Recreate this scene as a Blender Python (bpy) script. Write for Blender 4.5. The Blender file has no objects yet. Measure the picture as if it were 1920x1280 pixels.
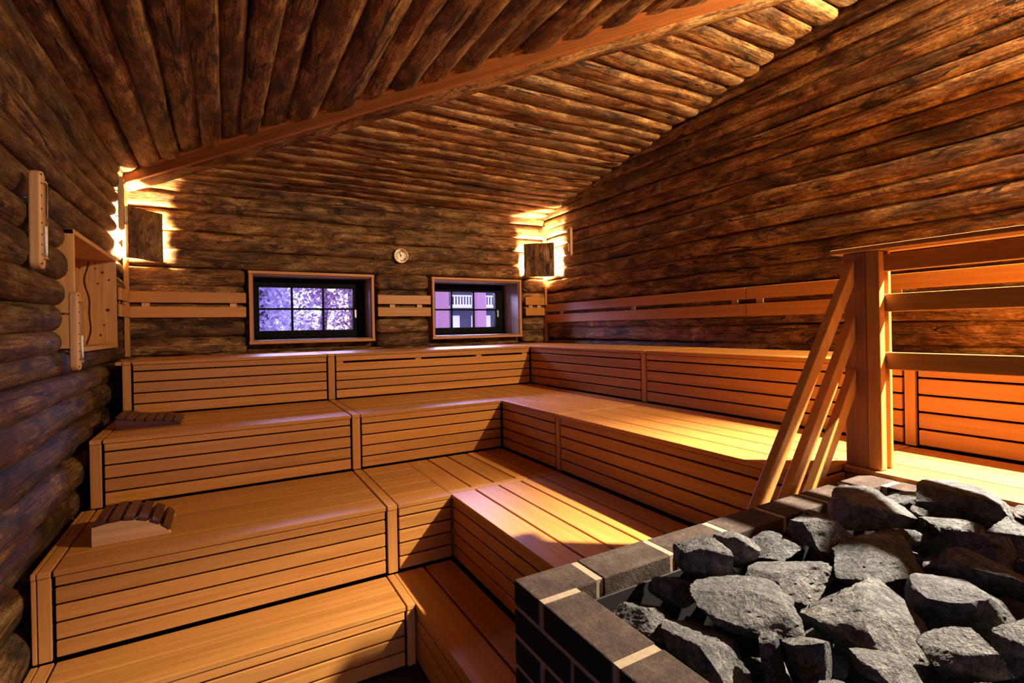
import bpy, bmesh, math, random
from mathutils import Vector, Matrix, noise

# ------------------------------------------------------------------ basics
COL = bpy.context.scene.collection
SC = bpy.context.scene
PI = math.pi

# room frame: camera at the origin, x along the back wall, y into the room, z up
XR, YB, XL, YF = 3.78, 5.70, -0.79, -1.6
FLOOR = -1.762
PIT = 0.178

def zback(y): return 1.43 + PIT * (YB - y)       # underside of the back roof slope
def zleft(x): return 1.40 + PIT * (x - XL)       # underside of the left roof slope

class MB:
    """collects shapes, each with a grain direction, into one mesh"""
    def __init__(self, seed=0):
        self.v, self.f, self.uv, self.sm = [], [], [], []
        self.r = random.Random(seed)

    def add(self, verts, faces, uvs, smooth=False):
        o = len(self.v)
        self.v += [tuple(v) for v in verts]
        for f, u in zip(faces, uvs):
            self.f.append([o + i for i in f]); self.uv.append(u); self.sm.append(smooth)

    def box(self, lo, hi, axis=None, T=None):
        """box from lo to hi in the frame T; grain runs along its longest side"""
        lo, hi = Vector(lo), Vector(hi)
        d = hi - lo
        if axis is None:
            axis = max(range(3), key=lambda i: d[i])
        b, c = [i for i in range(3) if i != axis]
        P = [Vector((x, y, z)) for x in (lo.x, hi.x) for y in (lo.y, hi.y) for z in (lo.z, hi.z)]
        F = [(0, 1, 3, 2), (4, 6, 7, 5), (0, 4, 5, 1), (2, 3, 7, 6), (0, 2, 6, 4), (1, 5, 7, 3)]
        ru, rv = self.r.uniform(0, 40), self.r.uniform(0, 90)
        uv = [[(P[i][axis] + ru, P[i][b] + P[i][c] + rv) for i in f] for f in F]
        if T: P = [T @ p for p in P]
        self.add(P, F, uv)

    def prism(self, poly, y0, y1, T=None, axis=0):
        """poly in the local xz plane, pushed from y0 to y1"""
        n = len(poly)
        P = [Vector((x, y0, z)) for x, z in poly] + [Vector((x, y1, z)) for x, z in poly]
        F = [tuple(range(n)), tuple(range(2 * n - 1, n - 1, -1))]
        F += [(i, n + i, n + (i + 1) % n, (i + 1) % n) for i in range(n)]
        ru, rv = self.r.uniform(0, 40), self.r.uniform(0, 90)
        o = [i for i in range(3) if i != axis]
        uv = [[(P[i][axis] + ru, P[i][o[0]] + P[i][o[1]] + rv) for i in f] for f in F]
        if T: P = [T @ p for p in P]
        self.add(P, F, uv)

    def log(self, a, b, r, cap=(True, True), seg=16, step=.11, wob=.007, flat=1.0, sq=2.0):
        """an uneven peeled log from a to b with rounded ends"""
        a, b = Vector(a), Vector(b)
        L = (b - a).length
        d = (b - a) / L
        s = d.cross(Vector((0, 0, 1)))
        s = s.normalized() if s.length > .1 else Vector((1, 0, 0))
        t = s.cross(d)
        n = max(3, int(L / step))
        ru, rv = self.r.uniform(0, 40), self.r.uniform(0, 90)
        ns = Vector((self.r.uniform(0, 99), self.r.uniform(0, 99), 0))
        rings = []
        st = [(0, 0.0)] if not cap[0] else [(0, .0), (0, .45), (.012, .8), (.045, .96)]
        pos = [(k * L / n, 1.0) for k in range(1, n)]
        ends = [(L - .045, .96), (L - .012, .8), (L, .45), (L, 0.0)]
        if not cap[0]: st = [(0, 1.0)]
        if not cap[1]: ends = [(L, 1.0)]
        knots = [(self.r.uniform(0, L), self.r.uniform(0, 6.28), self.r.uniform(.04, .08), self.r.uniform(.04, .1)) for _ in range(int(L * 1.1) + 1)]
        for (u, k) in st + pos + ends:
            wob_s = noise.noise(ns + Vector((u * .9, 0, 3))) * wob * 2
            wob_t = noise.noise(ns + Vector((u * .9, 7, 3))) * wob * 2
            c = a + d * u + s * wob_s + t * wob_t
            ring = []
            for j in range(seg):
                an = 2 * PI * j / seg
                rr = r * (1 + .075 * noise.noise(ns + Vector((u * 1.3, math.cos(an) * .7, math.sin(an) * .7)))
                          + .045 * noise.noise(ns + Vector((u * 6, math.cos(an) * 1.6, math.sin(an) * 1.6))))
                if sq > 2: rr *= (abs(math.cos(an)) ** sq + abs(math.sin(an)) ** sq) ** (-1 / sq)
                for (ku, ka, kw, kh) in knots:
                    da = (an - ka + PI) % (2 * PI) - PI
                    rr += r * kh * math.exp(-((u - ku) / kw) ** 2 - (da / .4) ** 2)
                ring.append(c + (s * math.cos(an) + t * math.sin(an) * flat) * rr * k)
            rings.append((u, ring))
        V, F, U = [], [], []
        for u, ring in rings: V += ring
        for i in range(len(rings) - 1):
            for j in range(seg):
                j2 = (j + 1) % seg
                F.append((i * seg + j, i * seg + j2, (i + 1) * seg + j2, (i + 1) * seg + j))
                u0, u1 = rings[i][0], rings[i + 1][0]
                if u1 - u0 < .02: u1 = u0 + .02
                v0, v1 = j / seg * 2 * PI * r, (j + 1) / seg * 2 * PI * r
                U.append([(u0 + ru, v0 + rv), (u0 + ru, v1 + rv), (u1 + ru, v1 + rv), (u1 + ru, v0 + rv)])
        self.add(V, F, U, True)

    def tube(self, pts, r, seg=10, smooth=True):
        """round rod along a list of points, closed ends"""
        rings = []
        for i, p in enumerate(pts):
            p = Vector(p)
            d = (Vector(pts[min(i + 1, len(pts) - 1)]) - Vector(pts[max(i - 1, 0)])).normalized()
            s = d.cross(Vector((0, 0, 1)))
            s = s.normalized() if s.length > .05 else Vector((1, 0, 0))
            t = s.cross(d)
            rr = r[i] if isinstance(r, (list, tuple)) else r
            rings.append([p + (s * math.cos(2 * PI * j / seg) + t * math.sin(2 * PI * j / seg)) * rr for j in range(seg)])
        V = [v for g in rings for v in g]
        F = [(i * seg + j, i * seg + (j + 1) % seg, (i + 1) * seg + (j + 1) % seg, (i + 1) * seg + j) for i in range(len(rings) - 1) for j in range(seg)]
        F += [tuple(range(seg)), tuple(range(len(V) - 1, len(V) - seg - 1, -1))]
        ru = self.r.uniform(0, 50)
        U = [[(V[i].x + V[i].y + ru, V[i].z) for i in f] for f in F]
        self.add(V, F, U, smooth)

    def build(self, name, mat, parent=None, bevel=0.0, seg=2):
        me = bpy.data.meshes.new(name)
        me.from_pydata(self.v, [], self.f)
        uvl = me.uv_layers.new(name='grain')
        k = 0
        for p, u, s in zip(me.polygons, self.uv, self.sm):
            p.use_smooth = s
            for q in u:
                uvl.data[k].uv = q; k += 1
        bm = bmesh.new(); bm.from_mesh(me)
        bmesh.ops.recalc_face_normals(bm, faces=bm.faces)
        bm.to_mesh(me); bm.free()
        me.materials.append(mat)
        o = bpy.data.objects.new(name, me)
        COL.objects.link(o)
        if parent: o.parent = parent
        if bevel:
            m = o.modifiers.new('edge', 'BEVEL'); m.width = bevel; m.segments = seg; m.limit_method = 'ANGLE'; m.angle_limit = .6
        return o

def from_bm(name, bm, mat, parent=None, smooth=False):
    me = bpy.data.meshes.new(name)
    bm.to_mesh(me); bm.free()
    for p in me.polygons: p.use_smooth = smooth
    me.materials.append(mat)
    o = bpy.data.objects.new(name, me); COL.objects.link(o)
    if parent: o.parent = parent
    return o

def tag(o, label, cat, group=None):
    o['label'] = label; o['category'] = cat
    if group: o['group'] = group
    return o

def thing(name, label, cat, loc=(0, 0, 0), rz=0.0, group=None):
    o = bpy.data.objects.new(name, None); COL.objects.link(o)
    o.empty_display_size = .1
    o.location = loc; o.rotation_euler = (0, 0, rz)
    return tag(o, label, cat, group)

def at_world(root, child):
    """child meshes are written in room coordinates: undo the root's placement"""
    child.matrix_parent_inverse = root_matrix(root).inverted()
    return child

def root_matrix(root):
    return Matrix.Translation(root.location) @ root.rotation_euler.to_matrix().to_4x4()

def struct(o):
    o['kind'] = 'structure'; return o

def copy_tree(o, parent=None):
    c = o.copy(); COL.objects.link(c)
    if parent:
        c.parent = parent; c.matrix_parent_inverse = o.matrix_parent_inverse.copy()
    for ch in [q for q in bpy.data.objects if q.parent == o]:
        copy_tree(ch, c)
    return c

# ------------------------------------------------------------------ materials
class N:
    def __init__(self, name):
        self.m = bpy.data.materials.new(name); self.m.use_nodes = True
        self.t = self.m.node_tree
        self.t.nodes.clear()
        self.out = self.t.nodes.new('ShaderNodeOutputMaterial')
        self.b = self.t.nodes.new('ShaderNodeBsdfPrincipled')
        self.t.links.new(self.b.outputs[0], self.out.inputs[0])
    def n(self, typ, **kw):
        k = self.t.nodes.new(typ)
        for a, v in kw.items(): setattr(k, a, v)
        return k
    def l(self, a, b): self.t.links.new(a, b)
    def val(self, sock, v):
        if isinstance(v, (int, float, tuple, list)): sock.default_value = v
        else: self.l(v, sock)
    def math(self, op, a, b=0.0, c=None):
        k = self.n('ShaderNodeMath', operation=op)
        self.val(k.inputs[0], a); self.val(k.inputs[1], b)
        if c is not None: self.val(k.inputs[2], c)
        return k.outputs[0]
    def grain(self):
        k = self.n('ShaderNodeUVMap', uv_map='grain')
        s = self.n('ShaderNodeSeparateXYZ'); self.l(k.outputs[0], s.inputs[0])
        return s.outputs[0], s.outputs[1]
    def vec(self, x, y, z=0.0):
        k = self.n('ShaderNodeCombineXYZ')
        self.val(k.inputs[0], x); self.val(k.inputs[1], y); self.val(k.inputs[2], z)
        return k.outputs[0]
    def noise(self, v, scale=1.0, detail=4.0, rough=.55, dist=0.0):
        k = self.n('ShaderNodeTexNoise')
        self.l(v, k.inputs['Vector'])
        k.inputs['Scale'].default_value = scale; k.inputs['Detail'].default_value = detail
        k.inputs['Roughness'].default_value = rough; k.inputs['Distortion'].default_value = dist
        return k.outputs['Fac']
    def ramp(self, fac, stops, interp='LINEAR'):
        k = self.n('ShaderNodeValToRGB'); k.color_ramp.interpolation = interp
        e = k.color_ramp.elements
        while len(e) < len(stops): e.new(.5)
        for q, (p, c) in zip(e, stops):
            q.position = p; q.color = (*c, 1) if len(c) == 3 else c
        self.l(fac, k.inputs[0]); return k.outputs[0]
    def rng(self, v, a, b, c, d):
        k = self.n('ShaderNodeMapRange')
        self.val(k.inputs[0], v)
        for i, q in enumerate((a, b, c, d)): self.val(k.inputs[1 + i], q)
        return k.outputs[0]
    def mix(self, f, a, b, mode='MIX'):
        k = self.n('ShaderNodeMix', data_type='RGBA', blend_type=mode)
        self.val(k.inputs['Factor'], f)
        for s, v in ((k.inputs[6], a), (k.inputs[7], b)):
            if isinstance(v, tuple): s.default_value = (*v, 1) if len(v) == 3 else v
            else: self.l(v, s)
        return k.outputs[2]
    def bump(self, h, strength, dist=.01):
        k = self.n('ShaderNodeBump'); k.inputs['Strength'].default_value = strength; k.inputs['Distance'].default_value = dist
        self.l(h, k.inputs['Height']); self.l(k.outputs[0], self.b.inputs['Normal'])

def plank_mat(name, dark, light, rough=.42, tint=.35, bump=.12):
    k = N(name)
    u, v = k.grain()
    g1 = k.noise(k.vec(k.math('MULTIPLY', u, 1.1), k.math('MULTIPLY', v, 34)), 1, 4, .6, .6)
    g2 = k.noise(k.vec(k.math('MULTIPLY', u, 6), k.math('MULTIPLY', v, 330)), 1, 2, .5)
    tn = k.noise(k.vec(k.math('MULTIPLY', u, .12), k.math('MULTIPLY', v, 1.7)), 1, 1, .5)
    c = k.ramp(g1, [(.3, dark), (.7, light)])
    c = k.mix(1.0, c, k.ramp(g2, [(.3, (.86,) * 3), (.7, (1.06,) * 3)]), 'MULTIPLY')
    c = k.mix(1.0, c, k.ramp(tn, [(.25, (1 - tint,) * 3), (.75, (1 + tint * .55,) * 3)]), 'MULTIPLY')
    k.l(c, k.b.inputs['Base Color'])
    k.b.inputs['Roughness'].default_value = rough
    k.b.inputs['Specular IOR Level'].default_value = .24
    k.bump(g1, bump, .004)
    return k.m

def log_mat(name, gain=1.0, grey=.5, warm=1.0):
    k = N(name)
    u, v = k.grain()
    X = k.math('MULTIPLY', u, 1.0)
    A = k.noise(k.vec(k.math('MULTIPLY', u, 2.6), k.math('MULTIPLY', v, 7.5)), 1, 8, .70, .9)
    B = k.noise(k.vec(k.math('MULTIPLY', u, 3.2), k.math('MULTIPLY', v, 8), 5.0), 1, 7, .70, 1.2)
    S = k.noise(k.vec(k.math('MULTIPLY', u, 4.5), k.math('MULTIPLY', v, 80), 2.0), 1, 6, .68, .4)
    Fn = k.noise(k.vec(k.math('MULTIPLY', u, 38), k.math('MULTIPLY', v, 95), 9.0), 1, 4, .7)
    Tn = k.noise(k.vec(k.math('MULTIPLY', u, .25), k.math('MULTIPLY', v, .9), 4.0), 1, 1, .5)
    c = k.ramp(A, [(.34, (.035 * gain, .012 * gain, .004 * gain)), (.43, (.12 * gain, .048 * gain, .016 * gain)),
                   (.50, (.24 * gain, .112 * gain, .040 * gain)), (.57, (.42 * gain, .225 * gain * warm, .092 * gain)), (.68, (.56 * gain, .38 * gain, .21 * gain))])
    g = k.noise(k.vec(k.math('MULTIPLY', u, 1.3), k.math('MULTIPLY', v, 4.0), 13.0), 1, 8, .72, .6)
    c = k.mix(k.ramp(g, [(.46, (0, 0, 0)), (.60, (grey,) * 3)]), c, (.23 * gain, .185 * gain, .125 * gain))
    rd = k.noise(k.vec(k.math('MULTIPLY', u, 2.2), k.math('MULTIPLY', v, 7), 23.0), 1, 7, .72, 1.0)
    c = k.mix(k.ramp(rd, [(.56, (0, 0, 0)), (.66, (.6,) * 3)]), c, (.24 * gain, .068 * gain, .014 * gain))
    c = k.mix(1.0, c, k.ramp(B, [(.34, (.12, .10, .09)), (.46, (.85, .85, .85)), (.7, (1.15, 1.15, 1.15))]), 'MULTIPLY')
    c = k.mix(1.0, c, k.ramp(S, [(.36, (.26,) * 3), (.50, (1,) * 3), (.68, (1.4,) * 3)]), 'MULTIPLY')
    c = k.mix(1.0, c, k.ramp(Fn, [(.34, (.48,) * 3), (.66, (1.45,) * 3)]), 'MULTIPLY')
    c = k.mix(1.0, c, k.ramp(Tn, [(.3, (.6,) * 3), (.7, (1.25,) * 3)]), 'MULTIPLY')
    c = k.mix(1.0, c, (1.02, .95, .68), 'MULTIPLY')
    # drying cracks along the log
    cr = k.noise(k.vec(k.math('MULTIPLY', u, .45), k.math('MULTIPLY', v, 6.5), 31.0), 1, 3, .55, .15)
    ln = k.math('ABSOLUTE', k.math('SUBTRACT', cr, .5))
    wd = k.noise(k.vec(k.math('MULTIPLY', u, 1.2), k.math('MULTIPLY', v, 3), 41.0), 1, 1, .5)
    crack = k.math('LESS_THAN', ln, k.rng(wd, .48, .70, 0.0, .012))
    c = k.mix(crack, c, (.012, .006, .003))
    # knots
    vo = k.n('ShaderNodeTexVoronoi'); vo.inputs['Scale'].default_value = 1.0
    k.l(k.vec(k.math('MULTIPLY', u, 2.4), k.math('MULTIPLY', v, 3.0)), vo.inputs['Vector'])
    kn = k.ramp(vo.outputs['Distance'], [(.045, (1, 1, 1)), (.075, (0, 0, 0))])
    c = k.mix(kn, c, (.03, .014, .007))
    k.l(c, k.b.inputs['Base Color'])
    k.b.inputs['Roughness'].default_value = .62
    k.b.inputs['Specular IOR Level'].default_value = .3
    h = k.math('ADD', k.math('MULTIPLY', S, .55), k.math('MULTIPLY', A, .6))
    h = k.math('SUBTRACT', h, k.math('MULTIPLY', crack, .9))
    h = k.math('ADD', h, k.math('MULTIPLY', Fn, .25))
    k.bump(h, 1.0, .014)
    return k.m

def plain_mat(name, col, rough=.6, metal=0.0, spec=.4):
    k = N(name)
    g = k.n('ShaderNodeNewGeometry')
    f = k.noise(g.outputs['Position'], 60, 3, .6)
    k.l(k.mix(1.0, tuple(col), k.ramp(f, [(.3, (.85,) * 3), (.7, (1.12,) * 3)]), 'MULTIPLY'), k.b.inputs['Base Color'])
    k.b.inputs['Roughness'].default_value = rough; k.b.inputs['Metallic'].default_value = metal
    k.b.inputs['Specular IOR Level'].default_value = spec
    return k.m

def stone_mat(name):
    k = N(name)
    tc = k.n('ShaderNodeTexCoord'); P = tc.outputs['Object']
    A = k.noise(P, 9, 6, .65, .4); B = k.noise(P, 55, 5, .7); Cn = k.noise(P, 210, 3, .7)
    oi = k.n('ShaderNodeObjectInfo')
    c = k.ramp(A, [(.32, (.030, .029, .026)), (.55, (.075, .071, .062)), (.72, (.150, .138, .117))])
    c = k.mix(1.0, c, k.ramp(B, [(.35, (.32,) * 3), (.5, (.95,) * 3), (.64, (1.6,) * 3)]), 'MULTIPLY')
    c = k.mix(1.0, c, k.ramp(Cn, [(.36, (.6,) * 3), (.5, (1,) * 3), (.66, (1.5,) * 3)]), 'MULTIPLY')
    c = k.mix(1.0, c, k.ramp(oi.outputs['Random'], [(0, (.72, .72, .74)), (1, (1.15, 1.1, 1.02))]), 'MULTIPLY')
    k.l(c, k.b.inputs['Base Color'])
    k.b.inputs['Roughness'].default_value = .78
    k.b.inputs['Specular IOR Level'].default_value = .35
    h = k.math('ADD', k.math('MULTIPLY', B, 1.0), k.math('MULTIPLY', Cn, .35))
    k.bump(h, .9, .014)
    return k.m

def brick_mat(name):
    k = N(name)
    g = k.n('ShaderNodeNewGeometry'); P = g.outputs['Position']
    A = k.noise(P, 14, 5, .65); B = k.noise(P, 90, 4, .7); Z = k.noise(P, 190, 2, .6)
    c = k.ramp(A, [(.3, (.026, .0165, .011)), (.5, (.046, .030, .021)), (.7, (.072, .051, .036))])
    c = k.mix(1.0, c, k.ramp(B, [(.3, (.7,) * 3), (.7, (1.25,) * 3)]), 'MULTIPLY')
    c = k.mix(k.ramp(Z, [(.28, (1, 1, 1)), (.34, (0, 0, 0))]), c, (.025, .016, .012))
    # left-facing sides go near black: their shade is put into the colour
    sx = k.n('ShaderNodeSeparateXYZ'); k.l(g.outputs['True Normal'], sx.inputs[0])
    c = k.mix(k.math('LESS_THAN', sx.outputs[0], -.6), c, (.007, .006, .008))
    k.l(c, k.b.inputs['Base Color']); k.b.inputs['Roughness'].default_value = .85; k.b.inputs['Specular IOR Level'].default_value = .1
    k.bump(k.math('ADD', B, k.math('MULTIPLY', Z, .5)), .45, .006)
    return k.m

def emit_mat(name, col, s):
    k = N(name)
    k.t.nodes.remove(k.b)
    e = k.n('ShaderNodeEmission'); e.inputs[0].default_value = (*col, 1); e.inputs[1].default_value = s
    k.l(e.outputs[0], k.out.inputs[0]); return k.m

def leaf_mat(name, a, b):
    k = N(name)
    u, v = k.grain()
    f = k.noise(k.vec(u, v), 3, 2, .6)
    k.l(k.ramp(f, [(.3, a), (.7, b)]), k.b.inputs['Base Color']); k.b.inputs['Roughness'].default_value = .6
    return k.m

M_BENCH = plank_mat('bench_wood', (.42, .163, .032), (.56, .243, .055), tint=.28)
M_TRIM = plank_mat('trim_wood', (.45, .182, .040), (.58, .262, .062), tint=.18)
M_RAIL = plank_mat('rail_wood', (.45, .185, .042), (.57, .262, .062), rough=.36, tint=.2)
M_DARKW = plank_mat('dark_headrest_wood', (.055, .018, .009), (.11, .036, .016), rough=.4)
M_PALEW = plank_mat('pale_headrest_wood', (.52, .27, .12), (.66, .38, .18))
M_TIMER = plank_mat('timer_wood', (.45, .23, .09), (.62, .36, .16), rough=.4)
M_PINE = plank_mat('niche_pine', (.48, .22, .07), (.66, .36, .14), tint=.15)
M_FRAME = plank_mat('window_frame_wood', (.48, .20, .06), (.62, .28, .10), tint=.15)
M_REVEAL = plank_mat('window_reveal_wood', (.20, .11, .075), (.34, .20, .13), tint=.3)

M_VOID = plain_mat('bench_gap_shade', (.012, .006, .004), .9, spec=.1)  # near black, stands in for the shade in the slat gaps
M_SASH = plain_mat('dark_sash_paint', (.004, .0035, .004), .6, spec=.08)
M_SHIELD = log_mat('lamp_shield_wood', .75, .35)
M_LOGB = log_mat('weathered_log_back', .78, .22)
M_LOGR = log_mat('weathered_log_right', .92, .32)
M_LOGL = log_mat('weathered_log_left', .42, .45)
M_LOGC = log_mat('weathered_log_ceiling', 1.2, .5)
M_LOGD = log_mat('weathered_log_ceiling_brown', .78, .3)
M_BEAM = log_mat('hewn_beam', 1.2, .5)
M_BOARD = plank_mat('beam_board', (.36, .115, .028), (.52, .19, .05), bump=.3)
M_STONE = stone_mat('heater_stone')
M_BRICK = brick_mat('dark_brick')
M_MORTAR = plain_mat('mortar', (.25, .185, .115), .9, spec=.1)
M_METAL = plain_mat('black_sheet_metal', (.018, .016, .014), .55, .3)
M_COAL = plain_mat('heater_core', (.01, .009, .008), .95, spec=.05)
M_FLOOR = plain_mat('dark_floor_tile', (.018, .014, .013), .55)
M_STEEL = plain_mat('screw_steel', (.55, .5, .45), .35, 1.0)
M_BLACK = plain_mat('black_print', (.02, .012, .01), .5)
M_RED = plain_mat('red_print', (.45, .05, .03), .5)
M_DIAL = plain_mat('cream_dial', (.72, .55, .42), .35)
M_SAND = plain_mat('white_sand', (.75, .68, .58), .7)
def glass_mat(name, rough=0.0, tint=(1, 1, 1)):
    k = N(name)
    k.t.nodes.remove(k.b)
    t = k.n('ShaderNodeBsdfTransparent'); t.inputs[0].default_value = (*tint, 1)
    g = k.n('ShaderNodeBsdfGlossy'); g.inputs['Roughness'].default_value = rough
    f = k.n('ShaderNodeFresnel'); f.inputs[0].default_value = 1.45
    m = k.n('ShaderNodeMixShader'); k.l(f.outputs[0], m.inputs[0]); k.l(t.outputs[0], m.inputs[1]); k.l(g.outputs[0], m.inputs[2])
    k.l(m.outputs[0], k.out.inputs[0]); return k.m
M_GLASS = glass_mat('window_glass')
M_TUBE = glass_mat('clear_tube', .02, (.92, .92, .9))
M_BULB = emit_mat('warm_bulb', (1.0, .60, .27), 15000)

# ------------------------------------------------------------------ room shell
rng = random.Random(4)
# window openings (x0, x1) and their heights, the niche in the left wall
WINS = [(.217, 1.457), (2.14, 3.365)]
WZ0, WZ1 = -.122, .615
NY0, NY1, NZ0, NZ1 = 3.82, 5.16, -.10, .62

# floor
m = MB(1); m.box((XL - .4, YF - .3, FLOOR - .1), (XR + .4, YB + .5, FLOOR))
struct(m.build('floor', M_FLOOR))

# back wall: log courses, cut at the windows
m = MB(2)
seams = [-1.75, -1.57, -1.40, -1.23, -1.06, -.89, -.72, -.545, -.375, -.20, -.035, .125, .29, .456, .627, .798, .974, 1.166, 1.337, 1.50]
for i in range(len(seams) - 1):
    z = (seams[i] + seams[i + 1]) / 2; h = seams[i + 1] - seams[i]
    r = h / 2 * 1.03
    if z < -.45: continue
    if WZ0 - .06 < z < WZ1 + .02:
        runs = [(XL - .1, .195 - rng.uniform(0, .02)), (1.48 + rng.uniform(0, .02), 2.115 - rng.uniform(0, .02)), (3.39 + rng.uniform(0, .03), XR + .1)]
    else:
        runs = [(XL - .1, XR + .1)]
    for a, b in runs:
        y = YB + r - .028 + rng.uniform(-.008, .008)
        m.log((a, y, z), (b, y, z), r, cap=(a > XL, b < XR), seg=28, step=.12, wob=.006, sq=4.6)
# solid core of the wall round the two openings
y0, y1 = YB + .12, YB + .55
for lo, hi in (((XL - .3, y0, FLOOR), (WINS[0][0], y1, 1.9)), ((WINS[0][1], y0, FLOOR), (WINS[1][0], y1, 1.9)), ((WINS[1][1], y0, FLOOR), (XR + .5, y1, 1.9)),
               ((WINS[0][0], y0, FLOOR), (WINS[0][1], y1, WZ0)), ((WINS[0][0], y0, WZ1), (WINS[0][1], y1, 1.9)),
               ((WINS[1][0], y0, FLOOR), (WINS[1][1], y1, WZ0)), ((WINS[1][0], y0, WZ1), (WINS[1][1], y1, 1.9))):
    m.box(lo, hi, axis=0)
wb = struct(m.build('wall_back', M_LOGB))
for x, z in ((1.478, .80), (1.478, .63), (1.478, .50), (.165, .655), (.165, -.085), (2.055, .81), (2.055, .64), (2.06, -.15), (.9, .90), (2.9, .86)):
    m = MB(21); m.tube([(x, YB - .036, z), (x, YB - .026, z)], .006, 10); m.build('screw_head', M_STEEL, wb)

# right wall: a gable of flatter logs
m = MB(3)
z = -.62
zs = [-.47, -.32, -.16, -.01, .145, .30, .452, .60, .753, .888, 1.04, 1.175, 1.292, 1.418, 1.52, 1.62, 1.75, 1.89, 2.03, 2.17, 2.31, 2.45, 2.6]
for i in range(len(zs) - 1):
    zc = (zs[i] + zs[i + 1]) / 2; h = zs[i + 1] - zs[i]
    r = h / 2 * 1.035
    ye = min(YB + .1, YB - (zc - 1.43 - .2) / PIT)
    x = XR + r - .03 + rng.uniform(-.012, .012)
    t = rng.uniform(-.012, .012)
    m.log((x, YF - .1, zc - t), (x, ye, zc + t), r, cap=(False, False), seg=28, step=.13, wob=.008, sq=4.2)
m.box((XR + .13, YF - .3, FLOOR), (XR + .4, YB + .5, 2.9), axis=1)
struct(m.build('wall_right', M_LOGR))

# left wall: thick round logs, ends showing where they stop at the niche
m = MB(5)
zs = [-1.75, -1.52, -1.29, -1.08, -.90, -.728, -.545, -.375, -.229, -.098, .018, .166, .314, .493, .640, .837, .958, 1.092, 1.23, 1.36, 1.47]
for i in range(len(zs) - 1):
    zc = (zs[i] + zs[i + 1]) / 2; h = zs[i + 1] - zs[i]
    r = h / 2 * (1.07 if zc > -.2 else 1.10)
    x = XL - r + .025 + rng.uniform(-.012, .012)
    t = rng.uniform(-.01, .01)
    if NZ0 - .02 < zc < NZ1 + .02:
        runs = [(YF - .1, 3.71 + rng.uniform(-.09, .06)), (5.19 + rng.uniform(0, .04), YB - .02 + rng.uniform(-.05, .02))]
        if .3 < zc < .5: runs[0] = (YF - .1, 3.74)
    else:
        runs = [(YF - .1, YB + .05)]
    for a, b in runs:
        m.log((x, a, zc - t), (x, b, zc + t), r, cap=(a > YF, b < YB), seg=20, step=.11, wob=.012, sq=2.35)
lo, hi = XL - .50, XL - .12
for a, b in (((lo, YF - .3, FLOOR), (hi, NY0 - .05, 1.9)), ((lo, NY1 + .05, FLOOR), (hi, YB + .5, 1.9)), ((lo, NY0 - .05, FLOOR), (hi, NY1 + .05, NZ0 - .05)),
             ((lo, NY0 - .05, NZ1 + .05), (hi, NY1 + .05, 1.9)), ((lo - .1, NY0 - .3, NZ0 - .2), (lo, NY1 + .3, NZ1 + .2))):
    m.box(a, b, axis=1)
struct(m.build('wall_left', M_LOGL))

# wall behind the photographer, with the glass door that lets daylight in
DX0, DX1, DZ1 = -.62, .32, .34
m = MB(6)
z = FLOOR + .1
while z < 2.7:
    for p, q in (((XL - .1, DX0 - .06), (DX1 + .06, XR + .1)) if z < DZ1 + .1 else ((XL - .1, XR + .1),)):
        m.log((p, YF - .09, z), (q, YF - .09, z), .11, cap=(False, False), seg=12, step=.4)
    z += .17
m.box((XL - .4, YF - .4, FLOOR), (DX0, YF - .16, 2.9), axis=0); m.box((DX1, YF - .4, FLOOR), (XR + .4, YF - .16, 2.9), axis=0); m.box((DX0, YF - .4, DZ1), (DX1, YF - .16, 2.9), axis=0)
struct(m.build('wall_front', M_LOGL))
dr = bpy.data.objects.new('door_1', None); COL.objects.link(dr); struct(dr)
m = MB(61)
for lo, hi in (((DX0 - .06, YF - .25, FLOOR), (DX0 + .05, YF - .1, DZ1 + .06)), ((DX1 - .05, YF - .25, FLOOR), (DX1 + .06, YF - .1, DZ1 + .06)), ((DX0 + .05, YF - .25, DZ1 - .05), (DX1 - .05, YF - .1, DZ1 + .06)), ((DX0 + .05, YF - .25, FLOOR), (DX1 - .05, YF - .1, FLOOR + .1))):
    m.box(lo, hi)
m.build('door_frame', M_FRAME, dr, .004)
m = MB(62); m.box((DX0 + .05, YF - .19, FLOOR + .1), (DX1 - .05, YF - .182, DZ1 - .05)); m.build('door_pane', M_GLASS, dr)

# roof: two slopes of logs meeting over the diagonal beam
m = MB(7)
y = YB + .02
k = 0
while y > YF - .2:
    sp = rng.choice((.125, .145, .16, .175))
    r = sp / 2 * 1.05
    x0 = max(XL - .05, min(XR - .1, XL + (YB - y) - .02))
    if y < YB - (XR - XL) + .1: break
    z = zback(y) + r * .55 + rng.uniform(-.005, .005)
    t = rng.uniform(-.015, .015)
    m.log((x0, y - t, z), (XR - .045 + rng.uniform(-.02, .01), y + t, z), r, cap=(True, True), seg=28, step=.10, wob=.012, sq=3.4, flat=.55)
    y -= sp
struct(m.build('ceiling', M_LOGC))
m = MB(8)
xs = [-.80, -.628, -.455, -.302, -.142, .0, .133, .28, .44, .65, .88, 1.06, 1.24, 1.40, 1.58, 1.76, 1.94, 2.12, 2.3, 2.48, 2.66, 2.84, 3.02, 3.2, 3.38, 3.56, 3.74, 3.92]
for i in range(len(xs) - 1):
    xc = (xs[i] + xs[i + 1]) / 2; w = xs[i + 1] - xs[i]
    r = w / 2 * 1.06
    yend = YB - (xc - XL) + .06
    z = zleft(xc) + r * .8 + rng.uniform(-.010, .010)
    t = rng.uniform(-.012, .012)
    m.log((xc - t, YF - .1, z), (xc + t, min(yend, YB), z), r, cap=(False, True), seg=24, step=.12, wob=.010, sq=2.9, flat=.8)
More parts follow.
